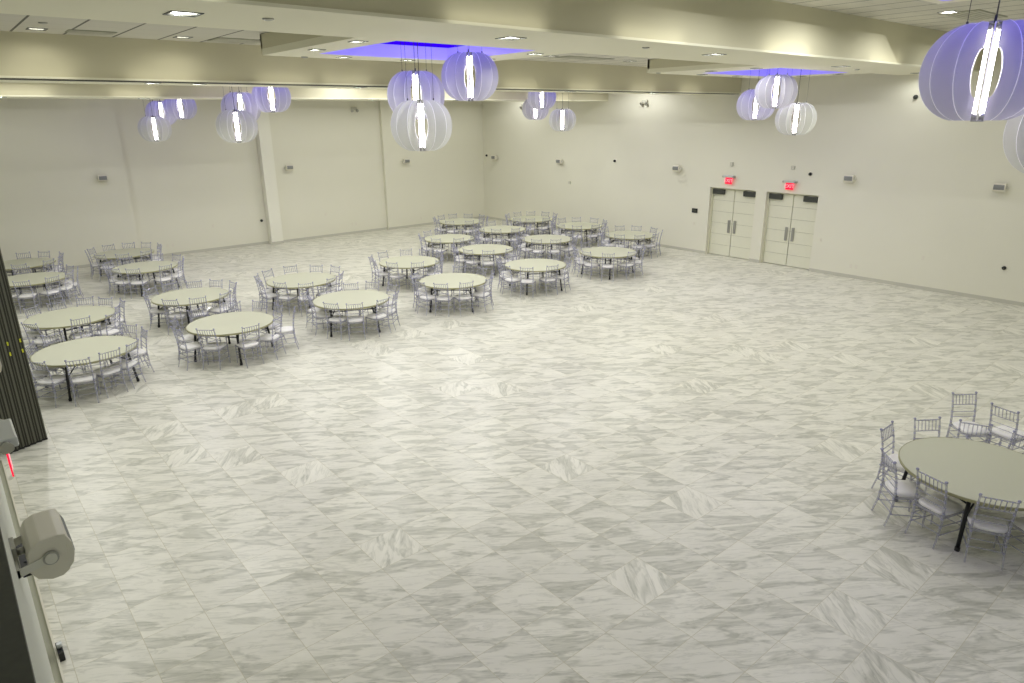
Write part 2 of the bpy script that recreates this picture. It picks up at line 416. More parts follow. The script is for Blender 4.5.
# recessed downlights: trim ring, reflector box and lamp in every ceiling opening, with its own spot lamp
first = {}
def downlight(x, y, z, s, kind):
    label = {'beam': 'square recessed downlight in a beam underside', 'isl': 'small square downlight beside a blue recess', 'bay': 'square recessed downlight in the tiled ceiling'}[kind]
    grp = {'beam': 'downlights in the beam undersides', 'isl': 'downlights around the blue recesses', 'bay': 'downlights in the tiled bays'}[kind]
    key = (s,)
    if key not in first:
        t = thing('ceiling_downlight', label, 'ceiling light', (x, y, z), 0, grp)
        h = s/2
        a = bmesh.new(); r = h + .02
        for q in ((-r, r, -r, -h+.004), (-r, r, h-.004, r), (-r, -h+.004, -h+.004, h-.004), (h-.004, r, -h+.004, h-.004)): box(a, *q, -.008, 0)
        obj('trim_ring', a, M['dark'], t)
        a = bmesh.new(); k = h-.004
        for q in ((-k, k, -k, -k+.01), (-k, k, k-.01, k), (-k, -k+.01, -k+.01, k-.01), (k-.01, k, -k+.01, k-.01)): box(a, *q, 0, .095)
        box(a, -k, k, -k, k, .095, .10)
        obj('reflector', a, M['refl'], t)
        a = bmesh.new(); k = h-.02
        for q in ((-k, k, k-.012, k), (k-.012, k, -k, k-.012), (-k, -k+.012, 0, k-.012)): box(a, *q, .012, .07)
        obj('lamp', a, M['lamp'], t)
        first[key] = t
    else:
        t = dup(first[key], (x, y, z), 0, label, grp)
    return t
ORD = ['first', 'second', 'third', 'fourth', 'fifth', 'sixth', 'seventh', 'eighth', 'ninth', 'tenth']
def zone(x, y, kind):
    if kind == 'beam': return 'of the near beam' if y < -19 else ('of the middle beam' if y < -12 else 'of the far beam')
    if kind == 'isl': return 'around the blue recess over the centre left' if x < -12 else 'around the blue recess near the doors'
    return 'in the nearest tiled bay' if y < -21 else ('in the second tiled bay' if y < -14 else ('in the third tiled bay' if y < -8 else 'in the tiled bay by the far wall'))
for i, (x, y, z, s, kind) in enumerate(LIGHTS):
    o = downlight(x, y, z, s, kind); zn = zone(x, y, kind)
    k = sorted((a, b) for a, b, _, _, c in LIGHTS if zone(a, b, c) == zn).index((x, y))
    o['label'] = 'square recessed downlight %s, %s from the left' % (zn, ORD[k])
    ld = bpy.data.lights.new('downlight_spot', 'SPOT'); ld.spot_size = math.radians(168); ld.spot_blend = .5; ld.specular_factor = .35
    ld.energy = {'beam': 120, 'bay': 110, 'isl': 34}[kind]
    ld.energy *= .72
    if kind == 'beam' and x > -2: ld.energy *= .35
    if y > -7.5: ld.energy *= 1.5
    elif y > -14: ld.energy *= 1.5
    if kind == 'bay' and y < -21.6: ld.energy *= ((1.1 if x > -7 else 1.6) if x > -14 else .3)
    if kind == 'bay' and -16.6 < y < -14.5: ld.energy *= .12; ld.color = (1, .965, .84); ld.shadow_soft_size = .07
    lo = bpy.data.objects.new('downlight_spot', ld); col.objects.link(lo); lo.location = (x, y, z-.0+.02)

# return-air grilles in the tiled bays
def grille(x0, x1, y0, y1, z, label):
    t = thing('ceiling_vent', label, 'vent', ((x0+x1)/2, (y0+y1)/2, z), 0, 'slotted vents in the tiled ceiling')
    w, d = (x1-x0)/2, (y1-y0)/2
    a = bmesh.new(); box(a, -w, w, -d, d, -.012, -.002); obj('vent_frame', a, M['groove'], t)
    a = bmesh.new(); n = 7
    for i in range(n):
        y = -d + (i+.5)*2*d/n; box(a, -w+.03, w-.03, y-d/n*.5, y+d/n*.5, -.02, -.012)
    obj('vent_slats', a, M['base'], t)
grille(-19.93, -19.27, -15.35, -14.95, 6.39, 'grey slotted ceiling vent at the upper left')
grille(-17.75, -16.9, -15.5, -14.9, 6.39, 'grey slotted ceiling vent beside the blue recess island')
grille(-9.9, -8.3, -16.1, -15.6, 6.39, 'grey slotted ceiling vent between the two blue recesses')
grille(-6.4, -4.7, -23.4, -22.7, 6.86, 'grey slotted ceiling vent above the largest pendant')

# smoke heads and sprinklers
for (x, y, z, lb) in ((-18.98, -20.74, ZU, 'flat ceiling disc on the near beam, left end'), (-12.99, -20.93, ZU, 'flat ceiling disc on the near beam, middle'), (-4.0, -20.2, ZU, 'flat ceiling disc on the near beam, door end'),
                   (-16.66, -16.46, ZU, 'small ceiling disc at the corner of the blue recess island'), (-20.35, -15.99, 6.39, 'small ceiling disc in the tiled bay at the upper left'),
                   (-7.3, -16.7, ZU, 'small ceiling disc at the corner of the door side island')):
    a = bmesh.new(); lathe(a, [(.06, 0), (.06, -.012), (.03, -.022), (.0001, -.024)], 16)
    tag(obj('sprinkler_cover', a, M['steel'], loc=(x, y, z)), lb, 'sprinkler cover')

# ledge uplights that scallop the beam faces
def uplights(xs, y, z, e, w=1.1):
    for x in xs:
        ld = bpy.data.lights.new('ledge_uplight', 'AREA'); ld.shape = 'RECTANGLE'; ld.size = w; ld.size_y = .03; ld.energy = e
        ld.color = (1, .97, .84)
        lo = bpy.data.objects.new('ledge_uplight', ld); col.objects.link(lo); lo.location = (x, y-.16, z+.0)
        lo.rotation_euler = (PI-.5, 0, 0)
uplights([-20.5, -16.55, -13.7, -9.9, -5.8, -1.3], -21.6, ZU, 1.1, 1.5)
uplights([-20.4, -18.5, -16.2, -14.9, -12.5, -10., -7.7, -5.2, -2.9], -14.5, Z2, .5)
uplights([-19.95, -17.6, -14.2, -10.4, -7., -2.8], -8.4, Z3, .8)

# ------------------------------------------------------------------ pendants
NF = 14
def fin_poly(scale=1.):
    ro, zo = .5, .375
    out = []
    n = 22
    for i in range(n+1):
        t = -1 + 2*i/n
        ang = t*math.radians(72)
        r = .5*math.cos(ang)**.72; z = .385*math.sin(ang)/math.sin(math.radians(72))
        out.append((r, z))
    inner = [(.115, .385), (.115, .25)]
    m = 14
    for i in range(m+1):
        a = PI*i/m
        inner.append((.115 + .135*math.sin(a), .205*math.cos(a)))
    inner += [(.115, -.25), (.115, -.385)]
    return out, inner
def make_pendant():
    t = thing('pumpkin_pendant', 'x', 'pendant light', (0, 0, 0), 0, 'frosted pumpkin shaped pendants')
    out, inner = fin_poly()
    for k in range(NF):
        a = 2*PI*k/NF - PI/2
        b = bmesh.new(); poly = out + inner
        ux, uy = math.cos(a), math.sin(a); th = .004
        front = [b.verts.new((ux*r - uy*th, uy*r + ux*th, z)) for r, z in poly]
        back = [b.verts.new((ux*r + uy*th, uy*r - ux*th, z)) for r, z in poly]
        b.faces.new(front); b.faces.new(back[::-1])
        n = len(poly)
        for i in range(n):
            f = b.faces.new((front[i], back[i], back[(i+1) % n], front[(i+1) % n])); f.material_index = 1
        o = obj('fin', b, [M['fin'], M['finedge']], t)
    b = bmesh.new()
    for s in (-1, 1): tube(b, [(s*.030, 0, -.33), (s*.030, 0, .33)], .0135, 10)
    obj('light_tube', b, M['tube'], t)
    b = bmesh.new()
    for s in (-1, 1):
        tube(b, [(s*.030, 0, .33), (s*.030, 0, .385)], .022, 8); tube(b, [(s*.030, 0, -.385), (s*.030, 0, -.33)], .022, 8)
    tube(b, [(0, 0, -.39), (0, 0, .39)], .006, 6)
    for z in (.24, -.24): tube(b, [(-.06, 0, z), (.06, 0, z)], .004, 6)
    lathe(b, [(.06, .385), (.06, .395)], 12); lathe(b, [(.05, -.395), (.05, -.385)], 12)
    obj('tube_socket', b, M['steel'], t)
    for k in range(3):
        a = 2*PI*k/3+.5; b = bmesh.new(); x, y = .24*math.cos(a), .24*math.sin(a)
        tube(b, [(x, y, .36), (x, y, .42)], .010, 6)
        obj('cable_grip', b, M['dark'], t)
    return t
proto_p = make_pendant()
PEND = [
 ('lowest of the farthest left cluster, near the far wall', -16.08, -3.46, 4.78), ('middle height in the farthest left cluster', -15.5, -2.26, 5.27), ('highest of the farthest left cluster', -15.26, -3.68, 5.45),
 ('lowest of the second left cluster', -15.86, -10.39, 4.88), ('middle height in the second left cluster', -15.35, -9.4, 5.33), ('highest of the second left cluster', -14.67, -9.85, 5.60),
 ('lowest of the centre cluster under the blue recess', -15.81, -18.72, 4.92), ('middle height in the centre cluster', -15.33, -17.85, 5.41), ('highest of the centre cluster', -14.55, -18.38, 5.70),
 ('lowest of the small cluster near the far corner', -3.93, -9.78, 4.9), ('middle height in the small cluster near the far corner', -4.27, -8.69, 5.3), ('highest of the small cluster near the far corner', -5.24, -10.1, 5.66),
 ('lowest of the cluster above the double doors', -4.95, -19.26, 4.91), ('middle height in the cluster above the double doors', -4.77, -18.0, 5.27), ('highest of the cluster above the double doors', -5.82, -19.14, 5.55),
 ('largest, at the upper right of the view', -15.06, -26.32, 5.36), ('largest cluster, lower one cut off at the right', -14.35, -26.85, 4.87)]
vio = {}
for i, (lb, x, y, z) in enumerate(PEND):
    tint = 'white' if lb.startswith('lowest') or 'lower one' in lb else 'violet lit'
    label = tint + ' pumpkin pendant, ' + lb
    rz = random.uniform(0, 6.28)
    fx, fy = -22.13-x, -28.45-y
    rz = math.atan2(fy, fx) + PI/2 + [0, .07, -.05][i % 3]
    if i == 15: rz = math.atan2(fy, fx) + PI/2 + .0
    p = proto_p if i == 0 else dup(proto_p, (x, y, z), rz, label)
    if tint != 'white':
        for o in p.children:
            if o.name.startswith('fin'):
                o.data = vio.setdefault(o.data.name, o.data.copy()); o.data.materials[0] = M['fin_blue_lit']
    p.location = (x, y, z); p.rotation_euler = (0, 0, rz); p['label'] = label
    for k in range(3):
        a = 2*PI*k/3+.5; b = bmesh.new(); lx, ly = .24*math.cos(a), .24*math.sin(a)
        tube(b, [(lx, ly, .42), (lx, ly, ZU+.215-z)], .0026, 5)
        obj('suspension_cable', b, M['dark'], p)
    b = bmesh.new(); tube(b, [(0, 0, .39), (0, 0, ZU+.215-z)], .0024, 5); obj('power_cord', b, M['dark'], p)

# ------------------------------------------------------------------ tables
def make_table():
    t = thing('banquet_table', 'x', 'table', (0, 0, 0), 0, 'round folding banquet tables')
    b = bmesh.new(); R = .94
    lathe(b, [(R-.012, .712), (R-.012, .741), (R-.02, .745), (.0001, .745)], 64, smooth=False)
    obj('tabletop', b, M['table'], t)
    b = bmesh.new()
    n = 64; prof = [(R-.03, .706), (R-.004, .706), (R, .712), (R, .738), (R-.004, .744), (R-.012, .744), (R-.012, .712), (R-.03, .712)]
    rows = [[b.verts.new((r*math.cos(2*PI*i/n), r*math.sin(2*PI*i/n), z)) for i in range(n)] for r, z in prof]
    for a, c in zip(rows, rows[1:]+rows[:1]):
        for i in range(n): b.faces.new((a[i], a[(i+1) % n], c[(i+1) % n], c[i]))
    obj('edge_band', b, M['edge'], t)
    b = bmesh.new()
    for y in (-.36, .36): box(b, -.66, .66, y-.015, y+.015, .68, .712)
    for x in (-.57, .57): box(b, x-.015, x+.015, -.56, .56, .68, .712)
    obj('support_frame', b, M['black'], t)
    for sx in (-1, 1):
        for sy in (-1, 1):
            b = bmesh.new(); tube(b, [(sx*.57, sy*.52, .70), (sx*.645, sy*.58, .03)], .024, 8)
            leg = obj('leg', b, M['black'], t)
            b = bmesh.new(); tube(b, [(sx*.645, sy*.58, .05), (sx*.647, sy*.581, .0)], .031, 8)
            obj('foot_cap', b, M['black'], leg)
            b = bmesh.new(); tube(b, [(sx*.60, sy*.545, .44), (sx*.26, sy*.36, .70)], .012, 6)
            obj('brace', b, M['black'], leg)
        b = bmesh.new(); tube(b, [(sx*.582, -.528, .60), (sx*.582, .528, .60)], .012, 6)
        obj('crossbar', b, M['black'], t)
    return t

# ------------------------------------------------------------------ chairs
def bead(bm, p, d, r=.019, h=.011, mi=1):
    p = Vector(p); d = Vector(d).normalized()
    tube(bm, [p-d*h, p-d*h*.5, p+d*h*.5, p+d*h], [r*.6, r, r, r*.6], 6, mi)
def make_chair():
    t = thing('banquet_chair', 'x', 'chair', (0, 0, 0), 0, 'clear banquet chairs around the tables')
    am = [M['acrylic'], M['knob']]
    hw, sh = .18, .425
    xb, xf = -.19, .20
    def bp(z):  # back lean
        u = (z-sh)/(0.92-sh); return xb - .02*u - .065*u*u
    # seat frame
    b = bmesh.new()
    box(b, xb-.01, xf+.01, -hw-.012, -hw+.012, sh-.03, sh); box(b, xb-.01, xf+.01, hw+.008-.02, hw+.012, sh-.03, sh)
    box(b, xf-.015, xf+.01, -hw+.012, hw-.012, sh-.03, sh); box(b, xb-.01, xb+.015, -hw+.012, hw-.012, sh-.03, sh)
    obj('seat_frame', b, am, t)
    b = bmesh.new(); 
    poly = []
    for i in range(28):
        a = 2*PI*i/28; c, s = math.cos(a), math.sin(a)
        px = math.copysign(abs(c)**.45, c)*.205; py = math.copysign(abs(s)**.45, s)*(.195 + .012*c)
        poly.append((px+.008, py))
    rows = []
    for k, z in ((.95, sh), (1., sh+.012), (1., sh+.03), (.93, sh+.045), (.6, sh+.053)):
        rows.append([b.verts.new((x*k, y*k, z)) for x, y in poly])
    for a, c in zip(rows, rows[1:]):
        for i in range(28):
            f = b.faces.new((a[i], a[(i+1) % 28], c[(i+1) % 28], c[i])); f.smooth = True
    b.faces.new(rows[0][::-1]); b.faces.new(rows[-1])
    obj('seat_cushion', b, M['cushion'], t)
    for sy in (-1, 1):
        b = bmesh.new(); tube(b, [(xf, sy*hw, sh-.005), (xf+.012, sy*(hw+.004), 0)], [.016, .011], 6)
        for z in (.395, .27, .15): bead(b, (xf+.01*(1-z/sh), sy*hw, z), (0, 0, 1))
        obj('leg', b, am, t)
        b = bmesh.new()
        zs = [.55, .68, .80, .905]
        tube(b, [(xb-.07, sy*(hw+.006), 0), (xb-.02, sy*hw, .2), (xb, sy*hw, sh)] + [(bp(z), sy*(hw + .008*(z-sh)), z) for z in zs], [.011, .014, .016, .0145, .0135, .013, .012], 6)
        for z in (.395, .28, .18): bead(b, (xb-.012, sy*hw, z), (0, 0, 1), .0175, .009)
        for z in (.47, .55, .63, .71, .79): bead(b, (bp(z), sy*hw*1.01, z), (-.1, 0, 1), .0175, .009)
        bead(b, (bp(.905), sy*(hw+.004), .912), (0, 0, 1), .020, .014)
        obj('back_leg', b, am, t)
    # stretchers
    b = bmesh.new()
    for z in (.15, .27):
        for sy in (-1, 1): tube(b, [(xf, sy*hw, z), (xb-.012, sy*hw, z+.02)], .008, 5)
    for z in (.20, .31): tube(b, [(xf, -hw, z), (xf, hw, z)], .008, 5)
    for z in (.19, .30): tube(b, [(xb-.012, -hw, z), (xb-.012, hw, z)], .008, 5)
    obj('stretcher', b, am, t)
    b = bmesh.new()
    for z, r in ((.885, .0095), (.735, .0085), (.625, .0075), (.545, .0075)):
        tube(b, [(bp(z), -hw, z), (bp(z), hw, z)], r, 6)
    for i in range(6):
        y = -hw + 2*hw*(i+1)/7
        tube(b, [(bp(.735), y, .735), (bp(.885), y, .885)], .0075, 5)
        bead(b, (bp(.885), y, .885), (0, 0, 1), .012, .008)
    obj('back_rails', b, am, t)
    return t
proto_t = make_table(); proto_c = make_chair()

# name of table, place, measured chair bearings (degrees) or a phase for an even ring
TAB = [
 ('farthest table of the column by the partition', (-20.28, -1.93), 12),
 ('third table of the column by the partition', (-20.36, -4.79), [-140, -105, -68, -32, -5, 12, 50, 95, 130, 168]),
 ('second table of the column by the partition', (-20.18, -10.20), [-138, -87, -58, -15, 8, 32, 64, 98, 123, 170]),
 ('nearest table, beside the folded partition', (-20.38, -13.22), [-141, -101, -72, -51, 9, 35, 75, 110, 149, 178]),
 ('farthest table of the second column', (-17.40, -2.26), [-139, -104, -67, -30, 5, 42, 68, 104, 139, 170]),
 ('third table of the second column', (-17.45, -5.25), [-150, -118, -72, -40, -10, 25, 60, 104, 139, 172]),
 ('second table of the second column', (-17.50, -10.08), [-132, -95, -52, -34, 5, 37, 68, 102, 125, 161]),
 ('nearest table of the second column', (-17.56, -13.26), [-169, -137, -88, -52, -12, 7, 43, 62, 110, 150]),
 ('far table of the third column', (-14.59, -10.29), [-144, -109, -68, -37, 16, 42, 80, 114, 146, 178]),
 ('near table of the third column', (-14.56, -13.20), [-144, -113, -75, -47, 7, 33, 61, 100, 135, 169]),
 ('far table of the fourth column', (-10.99, -10.22), [-154, -108, -70, -31, 5, 63, 101, 138, 165, 30]),
 ('near table of the fourth column', (-11.47, -13.26), [-152, -107, -69, -30, 8, 45, 85, 125, 164, 190]),
 ('farthest table of the fifth column', (-7.56, -7.53), [-150, -107, -72, -35, 0, 36, 75, 104, 142, 172]),
 ('middle table of the fifth column', (-7.91, -10.20), 22),
 ('table of the sixth column standing by the far wall', (-4.68, -4.33), [-150, -107, -72, -35, 0, 36, 72, 104, 136, 166]),
 ('third table of the sixth column', (-4.74, -7.23), 6),
 ('farthest table of the last column, near the corner', (-2.01, -5.90), 14),
 ('second table of the sixth column', (-4.99, -10.15), 28),
 ('middle table of the last column', (-1.87, -8.72), 9),
 ('nearest table of the fifth column', (-8.40, -13.26), [-175, -145, -104, -66, -18, 15, 50, 90, 125, 155]),
 ('nearest table of the sixth column', (-5.26, -13.39), [-176, -138, -92, -55, -20, 14, 50, 86, 120, 155]),
 ('nearest table of the last column, toward the doors', (-2.12, -11.67), [-160, -122, -85, -50, -12, 28, 62, 98, 132, 170]),
 ('lone table at the right edge of the floor', (-12.68, -26.40), [-155, -118, -80, -45, -10, 20, 50, 86, 139, 164]),
]
BACK_R = {2:{-138:1.14,-87:0.97,-58:1.28,-15:1.0,32:1.08,64:1.17,98:0.94,123:1.08},3:{-141:1.16,-101:1.15,-72:0.95,-51:0.98,9:1.12,35:1.19,149:0.99},6:{-132:1.0,-95:0.98,-52:1.12,-34:1.09,37:1.09,68:1.01,102:1.17,125:1.15,161:1.05},7:{-169:1.21,-137:1.03,-88:1.11,-12:1.38,7:1.2,43:1.26,62:1.2,150:1.17},8:{-144:1.05,-109:1.22,-68:1.15,-37:1.13,16:1.24,42:1.14,80:1.27,114:1.25,146:1.21},9:{-144:1.03,-113:1.11,-47:1.15,7:1.24,61:1.04,169:1.02},10:{-154:0.99,-108:0.99,-31:1.04,63:1.21,101:1.25,138:1.23},11:{-152:1.11,-107:1.06,-69:1.16,164:1.14},19:{-175:1.25,-145:1.22,-104:1.06,-18:1.09},20:{-176:1.12,-138:1.14,-92:1.08},22:{-155:1.04,20:1.15,50:1.17,86:1.18,164:1.0,139:1.15}}   # how far each chair back stands from its table's centre
CAMXY = Vector((-22.13, -28.45))
CLOCK = ['twelve', 'one', 'two', 'three', 'four', 'five', 'six', 'seven', 'eight', 'nine', 'ten', 'eleven']
firstc = True; firstt = True
def put_chair(x, y, ang, label):
    global firstc
    if firstc: c = proto_c; firstc = False; c.location = (x, y, 0); c.rotation_euler = (0, 0, ang); c['label'] = label
    else: c = dup(proto_c, (x, y, 0), ang, label)
    return c
for ti, (nm, (tx, ty), spec) in enumerate(TAB):
    label = 'cream topped round folding table, ' + nm
    if nm.startswith('nearest table, beside'): label = 'cream topped round folding table beside the folded partition, nearest of its column'
    rt = math.radians(random.choice([20, 65, 110]) + random.uniform(-8, 8))
    rt = {k: math.radians(v) for k, v in {22: -33, 7: 37.5, 3: 12, 9: 66, 8: 35, 19: 73, 20: 5, 11: 48}.items()}.get(ti, rt)
    if firstt: proto_t.location = (tx, ty, 0); proto_t.rotation_euler = (0, 0, rt); proto_t['label'] = label; firstt = False; tt = proto_t
    else: tt = dup(proto_t, (tx, ty, 0), rt, label)
    q = .973 if tx < -17 or ti == 22 else 1.
    tt.scale = (q, q, 1)
    if isinstance(spec, list): angs = [float(a) for a in spec]
    else: angs = [spec + 36*k + random.uniform(-5, 5) for k in range(10)]
    angs.sort(); rad = [BACK_R.get(ti, {}).get(int(a), 1.14 + random.uniform(-.05, .05)) for a in angs]
    # keep neighbours from meeting
    for _ in range(60):
        for i in range(len(angs)):
            j = (i+1) % len(angs); gap = angs[j]-angs[i] + (360 if j == 0 else 0)
            if gap < 30:
                angs[i] -= (30-gap)/2; angs[j] += (30-gap)/2
    toc = math.degrees(math.atan2(CAMXY.y-ty, CAMXY.x-tx))   # bearing of the camera = six o'clock
    used = set()
    order = sorted(range(len(angs)), key=lambda i: -angs[i])
    want = [(((toc-angs[i])/30.) + 6) % 12 for i in order]
    # assign distinct hours in rotation order
    best = None
    n = len(angs)
    st = min(range(n), key=lambda k: want[k]); seq = [order[(st+k) % n] for k in range(n)]; wv = [want[(st+k) % n] for k in range(n)]
    hrs = []
    for k, wk in enumerate(wv):
        h = int(round(wk))
        if hrs and h <= hrs[-1]: h = hrs[-1]+1
        hrs.append(h)
    lim = hrs[0]+11
    for k in range(n-1, -1, -1):
        mxh = lim-(n-1-k)
        if hrs[k] > mxh: hrs[k] = mxh
    for k, i in enumerate(seq):
        a = math.radians(angs[i]); rr = max(rad[i], 1.0) - .262
        x, y = tx + rr*math.cos(a), ty + rr*math.sin(a)
        h = CLOCK[hrs[k] % 12]
        put_chair(x, y, a + PI + random.uniform(-.08, .08), "clear chair at %s o'clock of the %s" % (h, nm.replace(',', '').replace(' of the column', ' in the column').replace('standing ', '')))
put_chair(-10.68, -25.72, math.radians(-128), 'clear chair pulled away behind the lone right table')
put_chair(-10.45, -26.16, math.radians(-14), 'clear chair facing away behind the lone right table')
put_chair(-10.50, -26.85, math.radians(-10), 'clear chair facing away at the right edge of the view')

# ------------------------------------------------------------------ wall fittings
def wall_thing(name, label, cat, x, y, z, wall, group=None):
    # local frame: +x points out of the wall, y runs along it
    rz = {'R': PI, 'L': -PI/2, 'N': 0}[wall]
    return thing(name, label, cat, (x, y, z), rz, group)
def wl_y(x): return .14 if x < -16.42 else (.36 if x < -11.42 else (0 if x < -10.92 else (.16 if x < -5.77 else 0)))
def speaker(label, x, y, z, wall, tilt=-6):
    t = wall_thing('wall_speaker', label, 'speaker', x, y, z, wall, 'wall speakers at one height')
    L = .15
    b = bmesh.new()
    prof = [(.055, -.05), (.085, -.095), (.15, -.12), (.20, -.115), (.235, -.09), (.235, .115), (.20, .12), (.12, .115), (.075, .09), (.055, .055)]
    prism(b, prof, 'y', -L, L)
    body = obj('cabinet', b, M['cream'], t, bevel=.008)
    b = bmesh.new()
    gp = [(.228, -.088), (.255, -.055), (.265, .0), (.258, .06), (.235, .105), (.228, .105)]
    prism(b, gp, 'y', -L, L)
    obj('front_shell', b, M['cream'], t, bevel=.004)
    b = bmesh.new()
    prism(b, [(.240, -.072), (.2585, -.05), (.2685, .0), (.2615, .057), (.246, .086)], 'y', -L+.025, L-.025)
    obj('grille', b, M['grille'], t)
    b = bmesh.new()
    for s in (-1, 1):
        b = bmesh.new(); tube(b, [(.155, s*(L-.002), .0), (.155, s*(L+.022), .0)], .028, 20)
        kn = obj('knob', b, M['white'], t)
        b = bmesh.new(); tube(b, [(.155, s*(L+.004), .0), (.155, s*(L+.012), .0)], .038, 20)
        obj('knob_ring', b, M['steel'], kn)
    b = bmesh.new()
    for s in (-1, 1):
        prism(b, [(.0, -.055), (.15, -.022), (.17, .0), (.15, .022), (.0, -.01)], 'y', s*(L+.005)-.003, s*(L+.005)+.003)
    box(b, .0, .012, -L-.008, L+.008, -.055, -.01)
    obj('bracket', b, M['white'], t)
    b = bmesh.new(); box(b, -.0, .02, -.06, .06, -.06, .06); tube(b, [(.015, 0, 0), (.07, 0, 0)], .02, 10)
    obj('wall_plate', b, M['steel'], t)
    for o in t.children:
        o.scale = (.88, 1, .93)
        if o.name.startswith(('cabinet', 'grille', 'front_shell')): o.rotation_euler = (0, math.radians(4), 0)
    return t
for lb, y in (('small grey fronted wall speaker in the far corner of the door wall', -1.07), ('grey fronted wall speaker on the door wall, second from the corner', -5.72), ('grey fronted wall speaker left of the double doors', -12.14),
              ('grey fronted wall speaker right of the double doors', -18.67), ('grey fronted wall speaker at the right end of the door wall', -22.68)):
    speaker(lb, 0, y, 3.11, 'R')
for lb, x in (('grey fronted wall speaker at the left of the far wall', -17.23), ('grey fronted wall speaker between the pilaster and the end bay', -10.30), ('grey fronted wall speaker on the end bay of the far wall', -4.68)):
    speaker(lb, x, wl_y(x), 3.11, 'L')
speaker('large cream wall speaker close to the camera on the near wall', -22.18, -24.78, 3.09, 'N')
speaker('cream wall speaker farthest along the near wall', -22.18, -21.2, 3.06, 'N')

def exit_sign(label, x, y, z, wall, face=True):
    t = wall_thing('exit_sign', label, 'exit sign', x, y, z, wall, 'lit red exit signs')
    b = bmesh.new(); box(b, .0, .17, -.20, .20, .03, .10); obj('housing', b, M['silver'], t, bevel=.012)
    b = bmesh.new()
    for s in (-1, 1): tube(b, [(.10, s*.20, .06), (.10, s*.245, .05)], [.03, .042], 12)
    obj('lamp_head', b, M['steel'], t)
    b = bmesh.new(); box(b, .09, .10, -.14, .14, -.20, .03); obj('sign_plate', b, M['red'], t)
    tc = bpy.data.curves.new('exit_lettering', 'FONT'); tc.body = 'EXIT'; tc.size = .17; tc.extrude = .002; tc.align_x = 'CENTER'; tc.align_y = 'CENTER'
    tc.materials.append(M['redletter'])
    to = bpy.data.objects.new('exit_text', tc); me = bpy.data.meshes.new_from_object(to); bpy.data.objects.remove(to)
    o = bpy.data.objects.new('exit_lettering', me); col.objects.link(o); o.parent = t; o.location = (.104, 0, -.085)
    o.rotation_euler = (PI/2, 0, PI/2)
    return t
exit_sign('red lit exit sign over the double door nearer the corner', 0, -14.40, 2.86, 'R')
exit_sign('red lit exit sign over the double door farther from the corner', 0, -16.72, 2.82, 'R')
exit_sign('red lit exit sign seen edge on along the near wall', -22.18, -22.95, 2.95, 'N')

def emergency(label, x, y, z, wall):
    t = wall_thing('emergency_light', label, 'emergency light', x, y, z, wall, 'twin head emergency lights')
    b = bmesh.new(); box(b, 0, .08, -.13, .13, -.03, .10); obj('housing', b, M['base'], t, bevel=.01)
    for s in (-1, 1):
        b = bmesh.new(); tube(b, [(.07, s*.12, -.03), (.12, s*.13, -.06)], [.05, .07], 12); obj('lamp_head', b, M['steel'], t)
emergency('twin head emergency light high on the door wall', 0, -10.37, 5.50, 'R')
emergency('twin head emergency light high on the far wall', -7.04, .165, 5.40, 'L')
emergency('twin head emergency light by the far corner', 0, -3.18, 5.48, 'R')

def plateobj(name, label, cat, x, y, z, wall, w, h, d, mat, round_=False, group=None, inner=None):
    t = wall_thing(name, label, cat, x, y, z, wall, group)
    b = bmesh.new()
    if round_: tube(b, [(0, 0, 0), (d*.6, 0, 0), (d, 0, 0)], [w/2, w/2, w/3], 16)
    else: box(b, 0, d, -w/2, w/2, -h/2, h/2)
    obj('cover_plate', b, mat, t, bevel=0 if round_ else min(.003, d/4))
    b = bmesh.new()
    if round_: tube(b, [(d*.9, 0, 0), (d*1.25, 0, 0)], [w/4, w/6], 12)
    elif inner == 'toggle': box(b, d, d+.012, -w*.12, w*.12, -h*.18, h*.18)
    elif inner == 'screen': box(b, d, d+.004, -w*.36, w*.36, -h*.28, h*.28)
    else:
        for s in (-1, 1): box(b, d, d+.004, -w*.2, w*.2, s*h*.2-h*.09, s*h*.2+h*.09)
    nm = 'lens' if round_ else {'toggle': 'toggle', 'screen': 'screen'}.get(inner, 'socket_face')
    obj(nm, b, M['dark'] if (round_ or inner == 'screen') else M['cream'], t)
    return t
for (y, z, lb) in ((-13.0, 1.09, 'pale wall switch under the black keypad'), (-17.96, 1.08, 'pale wall switch right of the second double door')):
    plateobj('wall_switch', lb, 'light switch', 0, y, z, 'R', .08, .12, .008, M['cream'], inner='toggle')
plateobj('wall_keypad', 'black rectangular keypad on the door wall left of the doors', 'keypad', 0, -13.0, 1.58, 'R', .24, .16, .03, M['black'], inner='screen')
for (y, z, lb) in ((-19.05, .38, 'pale wall outlet low on the door wall, left of a pair'), (-19.22, .38, 'pale wall outlet low on the door wall, right of a pair'), (-21.09, .94, 'pale pinkish wall outlet right of the doors')):
    plateobj('wall_outlet', lb, 'outlet', 0, y, z, 'R', .08, .13, .008, M['cream'])
for (y, z, lb) in ((-17.34, 3.16, 'black dome camera on the door wall above the second door'), (-23.14, .96, 'round black wall knob at the right end of the door wall'), (-.3, 3.17, 'tiny black camera in the corner of the door wall'), (-8.9, 3.24, 'small black camera high on the door wall between speakers')):
    plateobj('wall_camera', lb, 'wall device', 0, y, z, 'R', .10, .10, .07, M['black'], True)
for (y, z, lb) in ((-14.42, 3.35, 'small pale strobe above the first exit sign'), (-16.73, 3.34, 'small pale strobe above the second exit sign'), (-6.28, 2.2, 'small pale sensor on the door wall below a speaker')):
    plateobj('wall_sensor', lb, 'wall device', 0, y, z, 'R', .12, .12, .04, M['base'])
plateobj('wall_camera', 'small dark camera high on the door wall beside the large pendant', 'wall device', 0, -20.16, 5.45, 'R', .12, .12, .1, M['dark'], True)
